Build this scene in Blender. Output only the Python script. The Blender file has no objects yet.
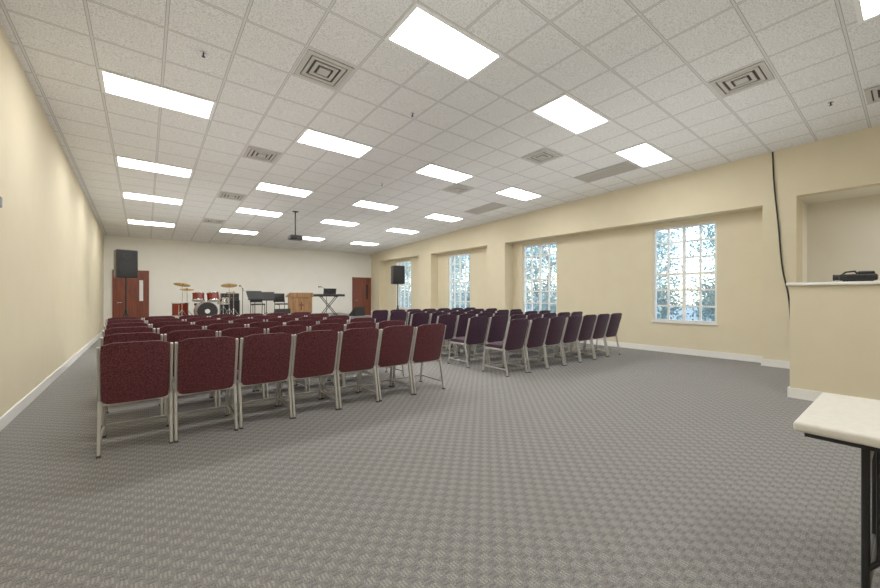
import bpy, bmesh, math, random
from mathutils import Vector, Matrix
random.seed(4)
S=bpy.context.scene
S.view_settings.view_transform='Standard'
S.view_settings.gamma=1.14

# ---------------- materials ----------------
def new_mat(name,col=(.5,.5,.5),rough=.5,metal=0,emit=None,estr=0,spec=.5):
    m=bpy.data.materials.new(name); m.use_nodes=True
    b=m.node_tree.nodes['Principled BSDF']
    b.inputs['Base Color'].default_value=(*col,1); b.inputs['Roughness'].default_value=rough
    b.inputs['Metallic'].default_value=metal
    b.inputs['Specular IOR Level'].default_value=spec
    if emit:
        b.inputs['Emission Color'].default_value=(*emit,1); b.inputs['Emission Strength'].default_value=estr
    return m
def nz(m,scale,c1,c2,bump=0,detail=4,stretch=None,lo=.3,hi=.7):
    nt=m.node_tree;N=nt.nodes;L=nt.links;b=N['Principled BSDF']
    tc=N.new('ShaderNodeTexCoord');mp=N.new('ShaderNodeMapping');L.new(tc.outputs['Object'],mp.inputs[0])
    if stretch: mp.inputs['Scale'].default_value=stretch
    n=N.new('ShaderNodeTexNoise');n.inputs['Scale'].default_value=scale;n.inputs['Detail'].default_value=detail
    L.new(mp.outputs[0],n.inputs['Vector'])
    r=N.new('ShaderNodeValToRGB');r.color_ramp.elements[0].color=(*c1,1);r.color_ramp.elements[1].color=(*c2,1)
    r.color_ramp.elements[0].position=lo;r.color_ramp.elements[1].position=hi
    L.new(n.outputs['Fac'],r.inputs[0]);L.new(r.outputs[0],b.inputs['Base Color'])
    if bump:
        bp=N.new('ShaderNodeBump');bp.inputs['Strength'].default_value=bump;bp.inputs['Distance'].default_value=.01
        L.new(n.outputs['Fac'],bp.inputs['Height']);L.new(bp.outputs[0],b.inputs['Normal'])
    return m
def s2l(r,g,b):
    f=lambda c:((c/255+.055)/1.055)**2.4 if c>10 else c/255/12.92
    return (f(r),f(g),f(b))

M={}
M['cream']=nz(new_mat('wall_paint_cream',rough=.75,spec=.2),3,s2l(223,211,180),s2l(226,215,185),.05)
M['white']=nz(new_mat('wall_paint_offwhite',rough=.75,spec=.2),3,s2l(242,239,229),s2l(244,242,233),.05)
M['recess']=nz(new_mat('wall_paint_recess',rough=.75,spec=.2),3,s2l(238,232,216),s2l(240,235,220),.05)
M['trim']=new_mat('trim_white',s2l(244,243,238),.4)
M['fabric']=nz(new_mat('burgundy_fabric',rough=.8,spec=.25),110,s2l(56,22,30),s2l(118,62,70),.3,5)
M['fabric_window_tint']=nz(new_mat('burgundy_fabric_window_tint',rough=.8,spec=.25),110,s2l(40,23,36),s2l(84,54,76),.3,5)  # burgundy upholstery with reflected window light painted in as a plum tint
for k in ('fabric','fabric_window_tint'):
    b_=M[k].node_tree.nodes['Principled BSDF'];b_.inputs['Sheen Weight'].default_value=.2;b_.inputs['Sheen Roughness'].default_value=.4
M['frame']=new_mat('silver_powdercoat',s2l(190,188,183),.4,.35)
M['foot']=new_mat('plastic_foot',(.05,.05,.05),.6)
M['black']=new_mat('black_plastic',(.01,.01,.011),.45)
M['dark']=new_mat('dark_metal',(.026,.026,.028),.35,.5)
M['chrome']=new_mat('chrome',(.7,.7,.7),.15,1)
M['brass']=new_mat('cymbal_brass',s2l(205,160,80),.25,1)
M['red']=new_mat('drum_red_lacquer',s2l(120,34,20),.2)
M['drumhead']=new_mat('drum_head_white',(.8,.8,.78),.4)
M['door']=nz(new_mat('door_cherry_wood',rough=.4),4,s2l(98,46,30),s2l(130,66,46),.05,6,(6,6,.6))
M['oak']=nz(new_mat('lectern_oak',rough=.45),4,s2l(140,100,62),s2l(182,138,94),.05,6,(5,5,.6))
M['tabletop']=nz(new_mat('table_laminate',rough=.35),30,s2l(230,227,217),s2l(238,236,227))
M['vent']=new_mat('vent_metal',s2l(190,187,180),.5)
M['ventdark']=new_mat('vent_dark',s2l(62,59,56),.8)
M['grass']=nz(new_mat('lawn',rough=.9),1.5,s2l(130,138,125),s2l(175,178,166),.2)
M['bark']=nz(new_mat('bark',rough=.9),6,s2l(110,100,94),s2l(158,147,140),.4)
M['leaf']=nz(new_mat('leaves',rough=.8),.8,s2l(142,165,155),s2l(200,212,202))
M['light']=new_mat('troffer_lens',(.9,.9,.9),.5,emit=(1,.985,.955),estr=16.5)
M['glowframe']=new_mat('troffer_frame',(.85,.85,.83),.4)
g=bpy.data.materials.new('window_glass');g.use_nodes=True;nt=g.node_tree;nt.nodes.clear()
o=nt.nodes.new('ShaderNodeOutputMaterial');mx=nt.nodes.new('ShaderNodeMixShader');t=nt.nodes.new('ShaderNodeBsdfTransparent');gl=nt.nodes.new('ShaderNodeBsdfGlossy')
gl.inputs['Roughness'].default_value=.02;t.inputs[0].default_value=(.93,.97,1,1);mx.inputs[0].default_value=.06
nt.links.new(t.outputs[0],mx.inputs[1]);nt.links.new(gl.outputs[0],mx.inputs[2]);nt.links.new(mx.outputs[0],o.inputs[0]);M['glass']=g

def mathnode(nt,op,a,b=None,c=None):
    n=nt.nodes.new('ShaderNodeMath');n.operation=op
    for i,v in enumerate((a,b,c)):
        if v is None: continue
        if isinstance(v,(int,float)): n.inputs[i].default_value=v
        else: nt.links.new(v,n.inputs[i])
    return n.outputs[0]
def mixc(nt,f,a,b):
    n=nt.nodes.new('ShaderNodeMix');n.data_type='RGBA'
    if isinstance(f,(int,float)): n.inputs[0].default_value=f
    else: nt.links.new(f,n.inputs[0])
    for i,v in ((6,a),(7,b)):
        if isinstance(v,tuple): n.inputs[i].default_value=(*v,1)
        else: nt.links.new(v,n.inputs[i])
    return n.outputs[2]

# ceiling
T=.57
GX,GY=2.44-T,3.0-T/2
m=new_mat('ceiling_tile',rough=.85,spec=.2);nt=m.node_tree;b=nt.nodes['Principled BSDF']
tc=nt.nodes.new('ShaderNodeTexCoord');sp=nt.nodes.new('ShaderNodeSeparateXYZ');nt.links.new(tc.outputs['Object'],sp.inputs[0])
def gl_(o,off):
    f=mathnode(nt,'FRACT',mathnode(nt,'DIVIDE',mathnode(nt,'ADD',o,-off+T*40),T))
    d=mathnode(nt,'SUBTRACT',.5,mathnode(nt,'ABSOLUTE',mathnode(nt,'SUBTRACT',f,.5)))
    return mathnode(nt,'MULTIPLY',d,T)
dx=gl_(sp.outputs[0],GX);dy=gl_(sp.outputs[1],GY)
dm=mathnode(nt,'MINIMUM',dx,dy)
bar=mathnode(nt,'LESS_THAN',dm,.010);edge=mathnode(nt,'LESS_THAN',dm,.0145)
n=nt.nodes.new('ShaderNodeTexNoise');n.inputs['Scale'].default_value=75;n.inputs['Detail'].default_value=4
nt.links.new(tc.outputs['Object'],n.inputs['Vector'])
r=nt.nodes.new('ShaderNodeValToRGB');r.color_ramp.elements[0].color=(*s2l(202,202,200),1);r.color_ramp.elements[1].color=(*s2l(236,236,234),1)
r.color_ramp.elements[0].position=.35;r.color_ramp.elements[1].position=.55
nt.links.new(n.outputs[0],r.inputs[0])
c1=mixc(nt,edge,r.outputs[0],s2l(150,149,146));c2=mixc(nt,bar,c1,s2l(212,212,209))
nt.links.new(c2,b.inputs['Base Color']);M['ceil']=m

# carpet
m=new_mat('carpet_pattern',rough=.95,spec=.08);nt=m.node_tree;b=nt.nodes['Principled BSDF']
tc=nt.nodes.new('ShaderNodeTexCoord');sp=nt.nodes.new('ShaderNodeSeparateXYZ');nt.links.new(tc.outputs['Object'],sp.inputs[0])
C=.05
X=mathnode(nt,'DIVIDE',mathnode(nt,'ADD',sp.outputs[0],50),C);Y=mathnode(nt,'DIVIDE',mathnode(nt,'ADD',sp.outputs[1],50),C)
fx=mathnode(nt,'FRACT',X);fy=mathnode(nt,'FRACT',Y)
par=mathnode(nt,'FLOORED_MODULO',mathnode(nt,'ADD',mathnode(nt,'FLOOR',X),mathnode(nt,'FLOOR',Y)),2)
def inr(v,lo,hi): return mathnode(nt,'MULTIPLY',mathnode(nt,'GREATER_THAN',v,lo),mathnode(nt,'LESS_THAN',v,hi))
sA=mathnode(nt,'MULTIPLY',mathnode(nt,'GREATER_THAN',mathnode(nt,'SINE',mathnode(nt,'MULTIPLY',fx,6.2832*3)),-.1),mathnode(nt,'MULTIPLY',inr(fy,.1,.9),inr(fx,.04,.96)))
sB=mathnode(nt,'MULTIPLY',mathnode(nt,'GREATER_THAN',mathnode(nt,'SINE',mathnode(nt,'MULTIPLY',fy,6.2832*2)),.25),inr(fx,.18,.82))
n=nt.nodes.new('ShaderNodeTexNoise');n.inputs['Scale'].default_value=170;n.inputs['Detail'].default_value=3
nt.links.new(tc.outputs['Object'],n.inputs['Vector'])
n2=nt.nodes.new('ShaderNodeTexNoise');n2.inputs['Scale'].default_value=1.2;n2.inputs['Detail'].default_value=4
nt.links.new(tc.outputs['Object'],n2.inputs['Vector'])
rr=nt.nodes.new('ShaderNodeValToRGB');rr.color_ramp.elements[0].position=.32;rr.color_ramp.elements[1].position=.68;nt.links.new(n.outputs[0],rr.inputs[0])
nf=rr.outputs[0]
bgc=mixc(nt,nf,s2l(96,95,95),s2l(160,158,156))
ltc=mixc(nt,nf,s2l(118,116,111),s2l(188,185,177))
dk=mixc(nt,nf,s2l(80,78,80),s2l(144,142,141))
cA=mixc(nt,sA,bgc,ltc);cB=mixc(nt,sB,bgc,dk)
cc=mixc(nt,par,cA,cB)
wear=mixc(nt,mathnode(nt,'MULTIPLY',n2.outputs[0],.3),cc,s2l(122,119,116))
nt.links.new(wear,b.inputs['Base Color'])
bp=nt.nodes.new('ShaderNodeBump');bp.inputs['Strength'].default_value=.5;bp.inputs['Distance'].default_value=.004
nt.links.new(n.outputs[0],bp.inputs['Height']);nt.links.new(bp.outputs[0],b.inputs['Normal']);M['carpet']=m

# ---------------- mesh builder ----------------
class MB:
    def __init__(s,name): s.name=name;s.bm=bmesh.new();s.mats=[]
    def mi(s,k):
        if k not in s.mats: s.mats.append(k)
        return s.mats.index(k)
    def _merge(s,tb,mat,smooth=False,mtx=None):
        if mtx is not None: bmesh.ops.transform(tb,matrix=mtx,verts=tb.verts)
        i=s.mi(mat)
        vm={v:s.bm.verts.new(v.co) for v in tb.verts}
        for f in tb.faces:
            try: nf=s.bm.faces.new([vm[v] for v in f.verts])
            except ValueError: continue
            nf.material_index=i;nf.smooth=smooth
        tb.free()
    def box(s,x0,x1,y0,y1,z0,z1,mat,bev=0,seg=2,mtx=None,smooth=False):
        tb=bmesh.new();bmesh.ops.create_cube(tb,size=1)
        for v in tb.verts: v.co=Vector(((x0+x1)/2+v.co.x*(x1-x0),(y0+y1)/2+v.co.y*(y1-y0),(z0+z1)/2+v.co.z*(z1-z0)))
        if bev: bmesh.ops.bevel(tb,geom=tb.edges[:],offset=bev,segments=seg,affect='EDGES',profile=.5)
        s._merge(tb,mat,smooth,mtx)
    def hexa(s,vs,mat):
        i=s.mi(mat);v=[s.bm.verts.new(p) for p in vs]
        for q in ((0,3,2,1),(4,5,6,7),(0,1,5,4),(1,2,6,5),(2,3,7,6),(3,0,4,7)):
            f=s.bm.faces.new([v[k] for k in q]);f.material_index=i
    def cyl(s,p0,p1,r,mat,r2=None,seg=12,smooth=True):
        p0=Vector(p0);p1=Vector(p1);d=p1-p0
        tb=bmesh.new();bmesh.ops.create_cone(tb,cap_ends=True,segments=seg,radius1=r,radius2=r if r2 is None else r2,depth=d.length)
        q=Vector((0,0,1)).rotation_difference(d.normalized()).to_matrix().to_4x4()
        s._merge(tb,mat,smooth,Matrix.Translation((p0+p1)/2)@q)
    def path(s,pts,r,mat,seg=8):
        for a,b_ in zip(pts,pts[1:]): s.cyl(a,b_,r,mat,seg=seg)
        for p in pts[1:-1]: s.ball(p,r,mat,u=seg,v=5)
    def ball(s,p,r,mat,u=12,v=8,sc=(1,1,1)):
        tb=bmesh.new();bmesh.ops.create_uvsphere(tb,u_segments=u,v_segments=v,radius=r)
        s._merge(tb,mat,True,Matrix.Translation(p)@Matrix.Diagonal((*sc,1)))
    def done(s,loc=(0,0,0),rz=0,link=True):
        bmesh.ops.recalc_face_normals(s.bm,faces=s.bm.faces[:])
        me=bpy.data.meshes.new(s.name);s.bm.to_mesh(me);s.bm.free()
        for k in s.mats: me.materials.append(M[k])
        try: me.set_sharp_from_angle(angle=math.radians(40))
        except Exception: pass
        ob=bpy.data.objects.new(s.name,me);ob.location=loc;ob.rotation_euler=(0,0,rz)
        S.collection.objects.link(ob);return ob
def inst(ob,loc,rz=0):
    o=bpy.data.objects.new(ob.name.split('.')[0],ob.data);o.location=loc;o.rotation_euler=(0,0,rz);S.collection.objects.link(o);return o

# ---------------- room ----------------
XL,XS,XW,YB,YN=-1.055,8.6,8.95,16.3,-3.0
def zc(x,y):
    Lz=3.97-.0325*y-.0009*y*y;Rz=3.78-.0195*y-.0009*y*y;t=(x-XL)/(XS-XL);return Lz+(Rz-Lz)*t
b=MB('floor');b.box(XL-.15,10,YN-.15,YB+.15,-.1,0,'carpet');b.done()
b=MB('ceiling');nx,ny=10,40;x0,x1,y0,y1=XL-.15,10,YN-.15,YB+.15
i=b.mi('ceil')
def grid(off):
    return [[b.bm.verts.new((x0+(x1-x0)*a/nx,y0+(y1-y0)*c/ny,zc(x0+(x1-x0)*a/nx,y0+(y1-y0)*c/ny)+off)) for c in range(ny+1)] for a in range(nx+1)]
g1=grid(0);g2=grid(.1)
for a in range(nx):
    for c in range(ny):
        for f in (b.bm.faces.new((g1[a][c],g1[a+1][c],g1[a+1][c+1],g1[a][c+1])),b.bm.faces.new((g2[a][c],g2[a][c+1],g2[a+1][c+1],g2[a+1][c]))): f.smooth=True
b.done()
def wallprism(b,xa,xb,ya,yb,z0,mat):
    n=max(1,int((yb-ya)/1.0))
    for k in range(n):
        a=ya+(yb-ya)*k/n;c=ya+(yb-ya)*(k+1)/n
        b.hexa([(xa,a,z0),(xb,a,z0),(xb,c,z0),(xa,c,z0),(xa,a,zc(xa,a)+.004),(xb,a,zc(xb,a)+.004),(xb,c,zc(xb,c)+.004),(xa,c,zc(xa,c)+.004)],mat)
b=MB('wall_left');wallprism(b,XL-.15,XL,YN-.15,YB,0,'cream');b.done()
b=MB('wall_back');wallprism(b,XL-.15,9.15,YB,YB+.15,0,'white');b.done()
b=MB('wall_near');wallprism(b,XL,10,YN-.15,YN,0,'cream');b.done()
wins=[(2.46,3.66),(6.15,7.35),(9.68,10.88),(13.4,14.6)]
WZ0,WZ1=.67,2.73
b=MB('wall_right')
ys=1.69
segs=[ys]+[v for w in wins for v in w]+[YB]
for k in range(0,len(segs),2):
    b.box(XW,XW+.2,segs[k],segs[k+1],0,2.84,'cream')
for (a,c) in wins:
    b.box(XW,XW+.2,a,c,0,WZ0,'cream');b.box(XW,XW+.2,a,c,WZ1,2.84,'cream')
for (a,c) in ((1.25,1.69),(7.74,8.5),(11.5,12.3),(15.5,YB)):
    b.box(XS,XW if a>2 else XW+.2,a,c,0,2.84,'cream')
wallprism(b,XS,XW+.2,1.25,YB,2.84,'cream')
wallprism(b,XS,XS+.2,YN,1.25,2.92,'cream')
b.done()
b=MB('wall_alcove');b.box(9.6,9.75,YN,1.4,0,2.92,'recess');b.box(9.15,9.6,1.25,1.4,0,2.92,'recess')
b.box(XS+.2,9.75,YN,1.4,2.92,3.0,'recess');b.done()
b=MB('wall_half_partition');b.box(6.2,6.35,YN,.96,0,1.365,'cream');b.done()
b=MB('trim_ledge_cap');b.box(6.165,6.385,YN,.99,1.365,1.4,'trim',.006);b.done()
H=.12
b=MB('baseboard_left');b.box(XL,XL+.018,YN,YB,0,H,'trim',.004,1);b.done()
b=MB('baseboard_back');b.box(XL+.018,-.86,YB-.018,YB,0,H,'trim',.004,1);b.box(.13,.58,YB-.018,YB,0,H,'trim',.004,1);b.box(6.92,7.58,YB-.018,YB,0,H,'trim',.004,1)
b.done()
b=MB('baseboard_right')
for (a,c) in ((1.69,7.74),(8.5,11.5),(12.3,15.5)): b.box(XW-.018,XW,a,c,0,H,'trim')
for (a,c) in ((1.25,1.708),(7.722,8.518),(11.482,12.318),(15.482,YB)):
    b.box(XS-.018,XS,a,c,0,H,'trim');
    b.box(XS,XW-.018,c-.018,c,0,H,'trim') if c<16 else None
    b.box(XS,XW-.018,a,a+.018,0,H,'trim') if a>2 else b.box(XS-.018,XW,a-.018,a,0,H,'trim')
b.done()
b=MB('baseboard_partition');b.box(6.182,6.2,YN,.978,0,H,'trim');b.box(6.2,6.35,.96,.978,0,H,'trim');b.done()

def window(k,a,c):
    b=MB('window_%d'%k);x=XW+.04
    fw=.045
    for (y0_,y1_,z0_,z1_) in ((a,a+fw,WZ0,WZ1),(c-fw,c,WZ0,WZ1),(a+fw,c-fw,WZ0,WZ0+fw),(a+fw,c-fw,WZ1-fw,WZ1)):
        b.box(x,x+.07,y0_,y1_,z0_,z1_,'trim')
    cols,rows=4,6
    for i in range(1,cols):
        y=a+(c-a)*i/cols;w=.03 if i==2 else .019;b.box(x+.01,x+.05,y-w,y+w,WZ0+fw,WZ1-fw,'trim')
    for i in range(1,rows):
        z=WZ0+(WZ1-WZ0)*i/rows;w=.026 if i==3 else .018;b.box(x+.012,x+.048,a+fw,c-fw,z-w,z+w,'trim')
    b.box(x+.028,x+.032,a+fw,c-fw,WZ0+fw,WZ1-fw,'glass')
    b.box(XW-.03,x,a-.02,c+.02,WZ0-.025,WZ0+.0,'trim')
    b.done()
for k,(a,c) in enumerate(wins): window(k+1,a,c)

def door(k,xa,xb,lite):
    b=MB('door_%d'%k);f=.06;Y0=YB-.001
    b.box(xa-f,xa,YB-.05,Y0,0,2.08,'door');b.box(xb,xb+f,YB-.05,Y0,0,2.08,'door');b.box(xa,xb,YB-.05,Y0,2.02,2.08,'door')
    b.box(xa,xb,YB-.03,Y0,0.01,2.02,'door')
    b.box(xb-.2,xb-.1,YB-.036,YB-.028,1.05,1.75,'drumhead' if lite else 'black')
    for e in ((xb-.215,xb-.2),(xb-.1,xb-.085)): b.box(*e,YB-.04,YB-.028,1.035,1.765,'door')
    hx=xa+.08
    b.cyl((hx,YB-.03,1.0),(hx,YB-.08,1.0),.015,'chrome');b.cyl((hx,YB-.08,1.0),(hx+.11,YB-.08,1.0),.01,'chrome')
    b.done()
door(1,-.78,.05,True);door(2,7.66,8.5,False)

def troffer(x,y,zf=None):
    b=MB('ceiling_light');w,d=T,T/2;zf=zf or zc
    def q(xa,xb,ya,yb,off,mat):
        vs=[]
        for dz in (-off,-.001):
            vs+=[(px,py,zf(px,py)+dz) for px,py in ((xa,ya),(xb,ya),(xb,yb),(xa,yb))]
        b.hexa(vs,mat)
    f=.04
    q(x-w+f,x+w-f,y-d+f,y+d-f,.008,'light')
    q(x-w+.002,x+w-.002,y-d+.002,y-d+f,.014,'glowframe');q(x-w+.002,x+w-.002,y+d-f,y+d-.002,.014,'glowframe')
    q(x-w+.002,x-w+f,y-d+f,y+d-f,.014,'glowframe');q(x+w-f,x+w-.002,y-d+f,y+d-f,.014,'glowframe')
    b.done()
cols=[2.44-4*T,2.44,2.44+4*T,2.44+8*T];rows=[3.0,3+5*T,3+10*T,3+14*T,3+19*T]
for ri,ry in enumerate(rows):
    for ci,cx in enumerate(cols):
        if ri==0 and ci==0: continue
        troffer(cx,ry)
troffer(4.76,.06);troffer(.16,.15);troffer(2.7,-1.5)
troffer(9.2,-.9,lambda x,y:2.919)  # added out of view to brighten the alcove, no known fixture there
def snap(x,y): return (GX+T*(math.floor((x-GX)/T)+.5),GY+T*(math.floor((y-GY)/T)+.5))
def vent(x,y,grille=False):
    b=MB('return_grille' if grille else 'air_vent');x,y=snap(x,y)
    w=T/2-.03;d=T/2-.03 if not grille else T-.01
    if grille: y+=T/2
    def q(xa,xb,ya,yb,o0,o1,mat):
        vs=[]
        for dz in (-o0,-o1): vs+=[(px,py,zc(px,py)+dz) for px,py in ((xa,ya),(xb,ya),(xb,yb),(xa,yb))]
        b.hexa(vs,mat)
    if grille:
        q(x-w,x+w,y-d,y+d,.004,.001,'ventdark')
        for i in range(22):
            yy=y-d+.03+i*(2*d-.06)/21;q(x-w+.02,x+w-.02,yy-.017,yy+.017,.01,.004,'vent')
        for e in (-w,w-.025): q(x+e,x+e+.025,y-d,y+d,.014,.004,'vent')
        for e in (-d,d-.025): q(x-w+.025,x+w-.025,y+e,y+e+.025,.014,.004,'vent')
    else:
        q(x-w,x+w,y-w,y+w,.003,.001,'ventdark')
        for k in range(4):
            o=w-k*.065;t_=.036 if k else .05
            if k==3: q(x-o,x+o,y-o,y+o,.02,.004,'vent');break
            q(x-o,x+o,y-o,y-o+t_,.014,.003,'vent');q(x-o,x+o,y+o-t_,y+o,.014,.003,'vent')
            q(x-o,x-o+t_,y-o+t_,y+o-t_,.014,.003,'vent');q(x+o-t_,x+o,y-o+t_,y+o-t_,.014,.003,'vent')
    b.done()
for p in ((1.6,4.25),(5.75,1.2),(7.3,.2),(1.53,6.9),(5.45,4.0),(1.45,9.7),(5.3,6.7),(1.5,12.5)): vent(*p)
vent(7.45,3.5,True);vent(7.0,7.2,True)
for x,y in ((.48,4.6),(2.9,4.3),(7.1,.7),(4.0,7.1)):
    b=MB('sprinkler_head');z=zc(x,y)-.002;b.cyl((x,y,z),(x,y,z-.01),.03,'chrome');b.cyl((x,y,z-.01),(x,y,z-.04),.008,'dark');b.cyl((x,y,z-.04),(x,y,z-.045),.018,'dark');b.done()

# ---------------- chairs ----------------
def chair_mesh(fab,name):
    b=MB(name);hw=.228
    for sx in (-1,1):
        x=sx*hw
        def bar(p0,p1,t=.011,w=.015):
            p0=Vector(p0);p1=Vector(p1);d=p1-p0
            tb=bmesh.new();bmesh.ops.create_cube(tb,size=1)
            for v in tb.verts: v.co=Vector((v.co.x*2*t,v.co.y*2*w,v.co.z*d.length))
            bmesh.ops.bevel(tb,geom=tb.edges[:],offset=.004,segments=1,affect='EDGES')
            q=Vector((0,0,1)).rotation_difference(d.normalized()).to_matrix().to_4x4()
            b._merge(tb,'frame',False,Matrix.Translation((p0+p1)/2)@q)
        bar((x,0,.012),(x,.085,.42));bar((x,.085,.41),(x,-.035,.85))
        bar((x,.53,.012),(x,.485,.40))
        bar((x,.07,.395),(x,.5,.395));bar((x,.018,.10),(x,.52,.10),.008,.010)
        b.box(x-.014,x+.014,-.018,.02,0,.014,'foot');b.box(x-.014,x+.014,.512,.548,0,.014,'foot')
        b.box(sx*.214-.006,sx*.214+.006,.06,.5,.385,.41,'frame')
    for y,z in ((.08,.385),(.485,.385),(.52,.10)):
        b.box(-hw+.01,hw-.01,y-.011,y+.011,z-.012,z+.012,'frame',.003,1)
    tb=bmesh.new();bmesh.ops.create_cube(tb,size=1)
    bmesh.ops.subdivide_edges(tb,edges=tb.edges[:],cuts=4,use_grid_fill=True)
    for v in tb.verts:
        x,y,z=v.co;ax=abs(x*2);ay=abs(y*2)
        r=max(0,1-ax**4*.25)*max(0,1-ay**4*.2)
        v.co=Vector((x*.435*(1-.05*(ay**4)),.285+y*.45,.43+z*.085*r+(-.02 if y>.4 and z>0 else 0)+(.012*(1-ax*ax) if z>0 else 0)))
    b._merge(tb,fab,True)
    tb=bmesh.new();bmesh.ops.create_cube(tb,size=1)
    bmesh.ops.subdivide_edges(tb,edges=tb.edges[:],cuts=5,use_grid_fill=True)
    for v in tb.verts:
        x,y,z=v.co;ax=abs(x*2);tz=z+.5
        zz=.385+tz*.495
        yc=.075+(zz-.42)*(-.27)
        thick=.05*(1-.35*ax**6)*(1-.4*abs(z*2)**6)
        top=-.022*ax**8*(1 if z>.3 else 0)
        bow=-.016*(1-ax*ax)
        v.co=Vector((x*.432*(1-.02*(abs(z*2)**6)),yc+y*thick+bow,zz+top))
    b._merge(tb,fab,True)
    return b.done()
NR=6;PITCH=.88
base1=None;base2=None
for r in range(NR):
    y=3.9+r*PITCH
    n=7
    for k in range(n):
        x=-.05-.045*r+.49*k+random.uniform(-.006,.006);yy=y+random.uniform(-.012,.012);rz=random.uniform(-.012,.012)
        if base1 is None: base1=chair_mesh('fabric','stacking_chair');base1.location=(x,yy,0)
        else: inst(base1,(x,yy,0),rz)
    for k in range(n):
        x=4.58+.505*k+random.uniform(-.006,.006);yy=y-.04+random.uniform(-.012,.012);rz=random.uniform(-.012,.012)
        if base2 is None: base2=chair_mesh('fabric_window_tint','stacking_chair');base2.location=(x,yy,0)
        else: inst(base2,(x,yy,0),rz)

# ---------------- folding table ----------------
b=MB('folding_table')
tx0,tx1,ty0,ty1=2.06,2.80,-1.5,.31
b.box(tx0,tx1,ty0,ty1,.70,.74,'tabletop',.012,3)
b.box(tx0+.03,tx1-.03,ty0+.03,ty1-.03,.68,.70,'dark')
for yy in (ty1-.19,ty0+.19):
    for xx in (tx0+.1,tx1-.1):
        b.cyl((xx,yy,.68),(xx,yy,.03),.0125,'dark');b.cyl((xx,yy,.0),(xx,yy,.035),.016,'black')
        b.cyl((xx,yy-.035,.68),(xx,yy-.035,.25),.009,'dark');b.cyl((xx,yy-.035,.25),(xx,yy,.2),.009,'dark')
    b.cyl((tx0+.1,yy,.6),(tx1-.1,yy,.6),.011,'dark');b.cyl((tx0+.1,yy,.12),(tx1-.1,yy,.12),.011,'dark')
b.done()

# ---------------- cable ----------------
cu=bpy.data.curves.new('hanging_cable','CURVE');cu.dimensions='3D';cu.bevel_depth=.012;cu.materials.append(M['black'])
spn=cu.splines.new('BEZIER')
pts=[(8.58,1.55,zc(8.58,1.55)-.01),(8.58,1.53,3.2),(8.58,1.47,2.4),(8.58,1.42,1.7),(8.57,1.34,1.2),(8.56,1.3,.3)]
spn.bezier_points.add(len(pts)-1)
for p,q in zip(spn.bezier_points,pts): p.co=q;p.handle_left_type=p.handle_right_type='AUTO'
ob=bpy.data.objects.new('hanging_cable',cu);S.collection.objects.link(ob)

# ---------------- device on ledge ----------------
b=MB('video_camera')
b.box(-.07,.07,-.17,.12,.012,.085,'black',.018,3);b.cyl((0,.11,.05),(0,.16,.05),.032,'black');b.cyl((0,.155,.05),(0,.17,.05),.036,'dark')
b.box(-.05,.05,-.15,-.02,.08,.115,'black',.014,3);b.box(-.074,-.066,-.1,.06,.025,.07,'dark',.003,1)
b.box(-.05,.05,-.14,.09,0,.014,'dark',.003,1)
b.path([(0,-.02,.085),(0,0,.118),(0,.07,.11),(0,.1,.08)],.009,'black')
b.done((6.275,.43,1.4))

# ---------------- stage & band ----------------
SH=.45;SY=12.9
b=MB('stage_platform');b.box(.6,6.9,SY,YB-.02,0,SH,'carpet');b.done()
SH+=.002
def speaker(loc,zbot,w,h,d,rz):
    b=MB('loudspeaker_on_stand')
    b.box(-w/2,w/2,-d/2,d/2,zbot,zbot+h,'black',.02,2)
    b.box(-w/2+.02,w/2-.02,-d/2-.012,-d/2+.002,zbot+.02,zbot+h-.02,'dark',.004,1)
    b.cyl((0,-d/2-.005,zbot+h*.35),(0,-d/2-.02,zbot+h*.35),w*.36,'black',seg=24);b.cyl((0,-d/2-.005,zbot+h*.8),(0,-d/2-.02,zbot+h*.8),w*.2,'black',seg=20)
    b.cyl((0,0,zbot),(0,0,.25),.018,'dark');b.cyl((0,0,.9),(0,0,.8),.03,'dark')
    for a in (.5,2.6,4.7):
        c,s_=math.cos(a),math.sin(a);b.cyl((0,0,.85),(c*.4,s_*.4,.02),.013,'dark');b.cyl((0,0,.3),(c*.22,s_*.22,.45),.009,'dark');b.ball((c*.4,s_*.4,.02),.02,'foot')
    b.done(loc,rz)
speaker((-.36,11.7,0),1.66,.4,.66,.34,.2)
speaker((6.75,10.9,0),1.62,.4,.62,.38,-.3)

b=MB('drum_kit')
def drum(c,r,h,axis,tilt=0,mat='red',head='drumhead'):
    c=Vector(c);a=Vector(axis).normalized()
    b.cyl(c-a*h/2,c+a*h/2,r,mat,seg=32)
    for s_ in (-1,1):
        b.cyl(c+a*s_*h/2,c+a*s_*(h/2+.012),r*.97,head,seg=32)
        b.cyl(c+a*s_*(h/2-.02),c+a*s_*(h/2+.004),r+.012,'chrome',seg=32)
drum((0,0,.295),.28,.42,(0,1,0),head='black')
b.cyl((0,-.224,.295),(0,-.23,.295),.07,'drumhead',seg=24)
drum((-.2,.0,.74),.155,.24,(.05,.25,1));drum((.2,0,.74),.165,.25,(-.05,.25,1))
drum((-.62,.3,.36),.21,.4,(0,0,1));drum((.58,.35,.58),.175,.15,(0,.1,1),mat='chrome')
for a in (-.22,.22): b.cyl((a*.4,0,.55),(a*.8,0,.66),.014,'chrome')
for a in (0.2,2.3,4.4):
    b.cyl((-.62+.21*math.cos(a),.3+.21*math.sin(a),.5),(-.62+.23*math.cos(a),.3+.23*math.sin(a),.01),.009,'chrome')
    b.cyl((.58,.35,.45),(.58+.22*math.cos(a),.35+.22*math.sin(a),0.015),.009,'chrome')
b.cyl((.58,.35,.45),(.58,.35,.5),.02,'chrome')
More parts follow.
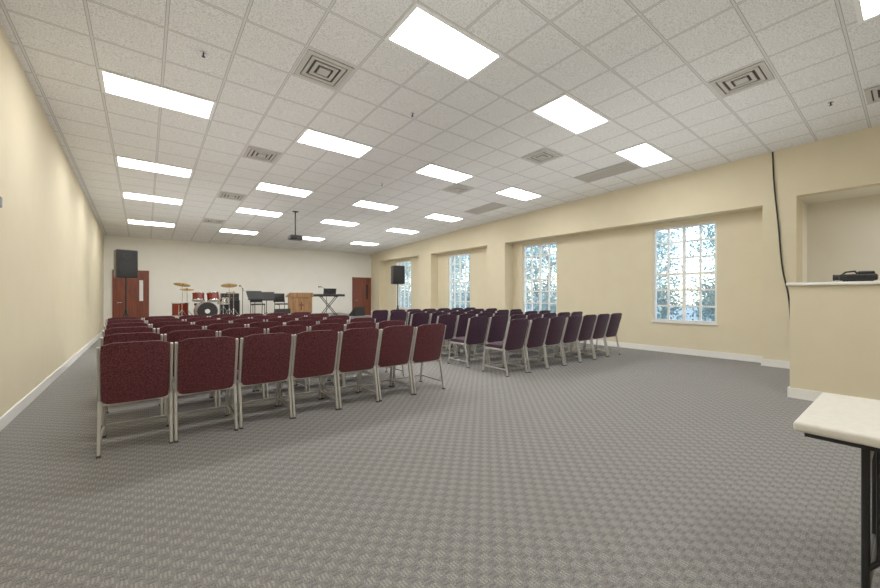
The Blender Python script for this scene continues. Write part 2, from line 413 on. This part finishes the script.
def cym(x,y,z,r,ax):
    ax=Vector(ax).normalized();p=Vector((x,y,z));b.cyl(p-ax*.012,p+ax*.008,r,'brass',r2=r*.25,seg=32);b.ball(p+ax*.01,.035,'brass')
    b.cyl((x,y,z-.02),(x,y,.35),.010,'chrome');b.cyl((x,y,z),(x,y,z+.05),.008,'chrome')
    for a in (0.3,2.4,4.5): b.cyl((x,y,.35),(x+.25*math.cos(a),y+.25*math.sin(a),.015),.009,'chrome')
cym(-.62,.0,1.12,.22,(.1,-.3,1));cym(.66,.0,1.12,.24,(-.1,-.3,1));cym(-.4,.55,.98,.2,(0,-.2,1));cym(.9,.4,.88,.17,(0,0,1))
b.cyl((0,.75,.45),(0,.75,.53),.17,'black',seg=24);b.cyl((0,.75,.45),(0,.75,.15),.02,'chrome')
for a in (0.3,2.4,4.5): b.cyl((0,.75,.25),(.24*math.cos(a),.75+.24*math.sin(a),.015),.010,'chrome')
b.done((1.5,13.8,SH),.1)

b=MB('guitar_amplifier');b.box(-.3,.3,-.16,.16,.03,.62,'black',.02);b.box(-.27,.27,-.175,-.155,.06,.6,'dark',.005,1)
b.box(-.28,.28,-.14,.14,.62,.86,'black',.015);b.box(-.26,.26,-.15,-.138,.68,.72,'chrome')
for x in (-.2,-.1,0,.1,.2): b.cyl((x,-.14,.78),(x,-.165,.78),.014,'chrome')
for x in (-.25,.25):
    for y in (-.12,.12): b.cyl((x,y,0),(x,y,.03),.02,'foot')
b.path([(-.1,0,.86),(-.1,0,.89),(.1,0,.89),(.1,0,.86)],.01,'black')
b.done((2.4,15.3,SH))
def mstand(loc,rz,h=.95):
    b=MB('music_stand');b.cyl((0,0,.1),(0,0,h),.012,'black')
    for a in (.3,2.4,4.5): b.cyl((0,0,.2),(.25*math.cos(a),.25*math.sin(a),.01),.009,'black')
    R=Matrix.Translation((0,0,h+.05))@Matrix.Rotation(math.radians(-35),4,'X')
    b.box(-.25,.25,-.006,.006,-.16,.16,'black',mtx=R);b.box(-.25,.25,.0,.05,-.166,-.155,'black',mtx=R);b.done(loc,rz)
mstand((2.85,13.5,SH),.2,.75);mstand((3.3,13.9,SH),-.2,.72)
def micstand(loc,rz):
    b=MB('microphone_stand');b.cyl((0,0,0.0),(0,0,.02),.12,'black',seg=24);b.cyl((0,0,.02),(0,0,1.0),.009,'dark')
    b.cyl((0,.2,.92),(0,-.3,1.1),.007,'dark');b.ball((0,0,1.0),.02,'black');b.cyl((0,-.3,1.1),(0,-.42,1.1),.014,'black',r2=.018);b.ball((0,-.44,1.1),.026,'dark');b.done(loc,rz)
micstand((2.45,13.3,SH),math.pi);micstand((5.2,13.3,SH),math.pi+.3)
def wedge(loc,rz):
    b=MB('floor_monitor_speaker')
    b.hexa([(-.25,-.2,0),(.25,-.2,0),(.25,.2,0),(-.25,.2,0),(-.25,-.17,.34),(.25,-.17,.34),(.25,.12,.1),(-.25,.12,.1)],'black')
    R=Matrix.Translation((0,-.02,.225))@Matrix.Rotation(-math.atan2(.24,.29),4,'X');b.box(-.22,.22,-.15,.15,-.004,.008,'dark',.003,1,mtx=R);b.done(loc,rz)
wedge((3.6,13.2,SH),0);wedge((6.4,13.3,SH),.3)
def bchair(loc,rz):
    b=MB('black_orchestra_chair')
    for x in (-.2,.2):
        b.path([(x,-.02,0.006),(x,.04,.44),(x,-.04,.84)],.012,'dark');b.path([(x,.42,0.006),(x,.4,.43)],.012,'dark');b.cyl((x,.04,.43),(x,.4,.43),.012,'dark')
    b.box(-.22,.22,.02,.44,.43,.48,'black',.02,2);b.box(-.22,.22,-.05,-.01,.52,.86,'black',.018,2)
    b.done(loc,rz)
bchair((3.3,15.4,SH),math.pi);bchair((4.1,15.3,SH),math.pi+.2)
b=MB('lectern')
b.box(-.42,.42,-.22,.26,0,.06,'oak',.008,1);b.box(-.36,.36,-.16,.2,.06,.72,'oak',.006,1)
b.box(-.28,.28,-.175,-.158,.14,.64,'oak',.006,1)
for x in (-.36,-.0,.36): b.box(x-.03,x+.03,-.18,-.155,.06,.72,'oak',.004,1)
b.hexa([(-.42,-.22,.72),(.42,-.22,.72),(.42,.26,.72),(-.42,.26,.72),(-.42,-.22,.88),(.42,-.22,.88),(.42,.26,.76),(-.42,.26,.76)],'oak')
b.box(-.02,.02,-.19,-.175,.25,.55,'door');b.box(-.09,.09,-.19,-.175,.42,.46,'door')
b.done((4.4,13.8,SH))
b=MB('electronic_keyboard')
b.box(-.6,.6,-.16,.16,.74,.83,'black',.012,2)
b.box(-.55,.55,.03,.155,.83,.838,'drumhead')
for i in range(36):
    if i%7 in (2,6): continue
    x=-.55+1.1*(i+1)/37;b.box(x-.008,x+.008,.03,.1,.838,.846,'black')
for y in (-.1,.1):
    b.cyl((-.3,y,.02),(.3,y,.73),.015,'dark');b.cyl((.3,y,.02),(-.3,y,.73),.015,'dark')
for x in (-.3,.3): b.cyl((x,-.2,.02),(x,.2,.02),.016,'black');b.cyl((x,-.16,.73),(x,.16,.73),.016,'black')
R=Matrix.Translation((0,-.12,.95))@Matrix.Rotation(math.radians(12),4,'X');b.box(-.25,.25,-.005,.005,-.12,.1,'black',mtx=R)
b.done((5.6,14.1,SH))

px_,py_=3.2,10.4;zz=zc(px_,py_)-.002
b=MB('ceiling_projector')
b.cyl((0,0,zz),(0,0,zz-.015),.08,'black');b.cyl((0,0,zz-.01),(0,0,2.86),.018,'black')
b.box(-.14,.14,-.12,.12,2.845,2.86,'dark');b.box(-.17,.17,-.14,.14,2.74,2.845,'black',.02,2);b.cyl((.08,.14,2.79),(.08,.18,2.79),.04,'dark')
b.done((px_,py_,0))
b=MB('wall_thermostat');b.box(XL,XL+.025,5.12,5.2,2.05,2.15,'dark',.006,1);b.done()

# ---------------- outdoors ----------------
b=MB('lawn');b.box(9.9,60,-30,50,-.45,-.3,'grass');b.done()
def tree(seed,h):
    random.seed(seed);b=MB('tree')
    pts=[Vector((random.uniform(-.1,.1)*max(0,i-1),random.uniform(-.1,.1)*max(0,i-1),h*i/6)) for i in range(7)]
    for i,(p,q) in enumerate(zip(pts,pts[1:])): b.cyl(p,q,.13*(1-i/7),'bark',r2=.13*(1-(i+1)/7),seg=8)
    tips=[]
    for k in range(26):
        i=random.randint(1,5) if k>5 else 0;p=pts[i]+Vector((0,0,.5 if i==0 else 0));a=random.uniform(0,6.28);l=random.uniform(.8,1.8)*(1-.08*i)
        q=p+Vector((math.cos(a)*l,math.sin(a)*l,l*random.uniform(.1,.8)));b.cyl(p,q,.03,'bark',r2=.01,seg=5);tips+= [q,(p+q)/2,p.lerp(q,.75)]
    i=b.mi('leaf')
    for t_ in tips:
        for _ in range(48):
            c=t_+Vector([random.gauss(0,.38) for _ in range(3)]);s_=random.uniform(.05,.1)
            if c.z<.14: c.z=.14+random.random()*.3
            n1=Vector([random.gauss(0,1) for _ in range(3)]).normalized();n2=n1.orthogonal().normalized()
            vs=[b.bm.verts.new(c+n1*s_),b.bm.verts.new(c+n2*s_*.6),b.bm.verts.new(c-n1*s_),b.bm.verts.new(c-n2*s_*.6)]
            f=b.bm.faces.new(vs);f.material_index=i
    return b.done()
trs=[tree(1,6),tree(2,7),tree(3,5)]
random.seed(9)
locs=[(16+(i%3)*3.5+random.uniform(-.8,.8),-1+i*1.35+random.uniform(-.4,.4)) for i in range(28)]
for i,(x,y) in enumerate(locs):
    if i<3: trs[i].location=(x,y,-.299)
    else: inst(trs[i%3],(x,y,-.299),random.uniform(0,6))

# world
w=bpy.data.worlds.new('World');S.world=w;w.use_nodes=True;nt=w.node_tree;bg=nt.nodes['Background']
sky=nt.nodes.new('ShaderNodeTexSky');sky.sky_type='NISHITA';sky.sun_disc=False;sky.sun_elevation=math.radians(35);sky.sun_rotation=math.radians(200)
nt.links.new(sky.outputs[0],bg.inputs[0]);bg.inputs[1].default_value=.8

# added fill lamps, not room fixtures, that brighten the ceiling from below
for k,(x,y,e) in enumerate(((1.2,1,22),(6.2,2.5,22),(1.2,6,18),(6.2,7,18),(1.2,11,17),(6.2,12,17))):
    ld=bpy.data.lights.new('added_fill_light','AREA');ld.shape='RECTANGLE';ld.size=3.6;ld.size_y=4.2;ld.energy=e;ld.color=(1,.985,.96);ld.spread=math.radians(150)
    lo=bpy.data.objects.new('added_fill_light',ld);lo.location=(x,y,1.9);lo.rotation_euler=(math.pi,0,0);S.collection.objects.link(lo)

# camera
cam=bpy.data.cameras.new('camera');cam.sensor_width=36;cam.lens=36*375/880;cam.shift_y=1/880;cam.clip_end=200
co=bpy.data.objects.new('camera',cam);S.collection.objects.link(co);co.location=(0,0,1.25);co.rotation_euler=(math.pi/2,0,-math.atan(295/375));S.camera=co
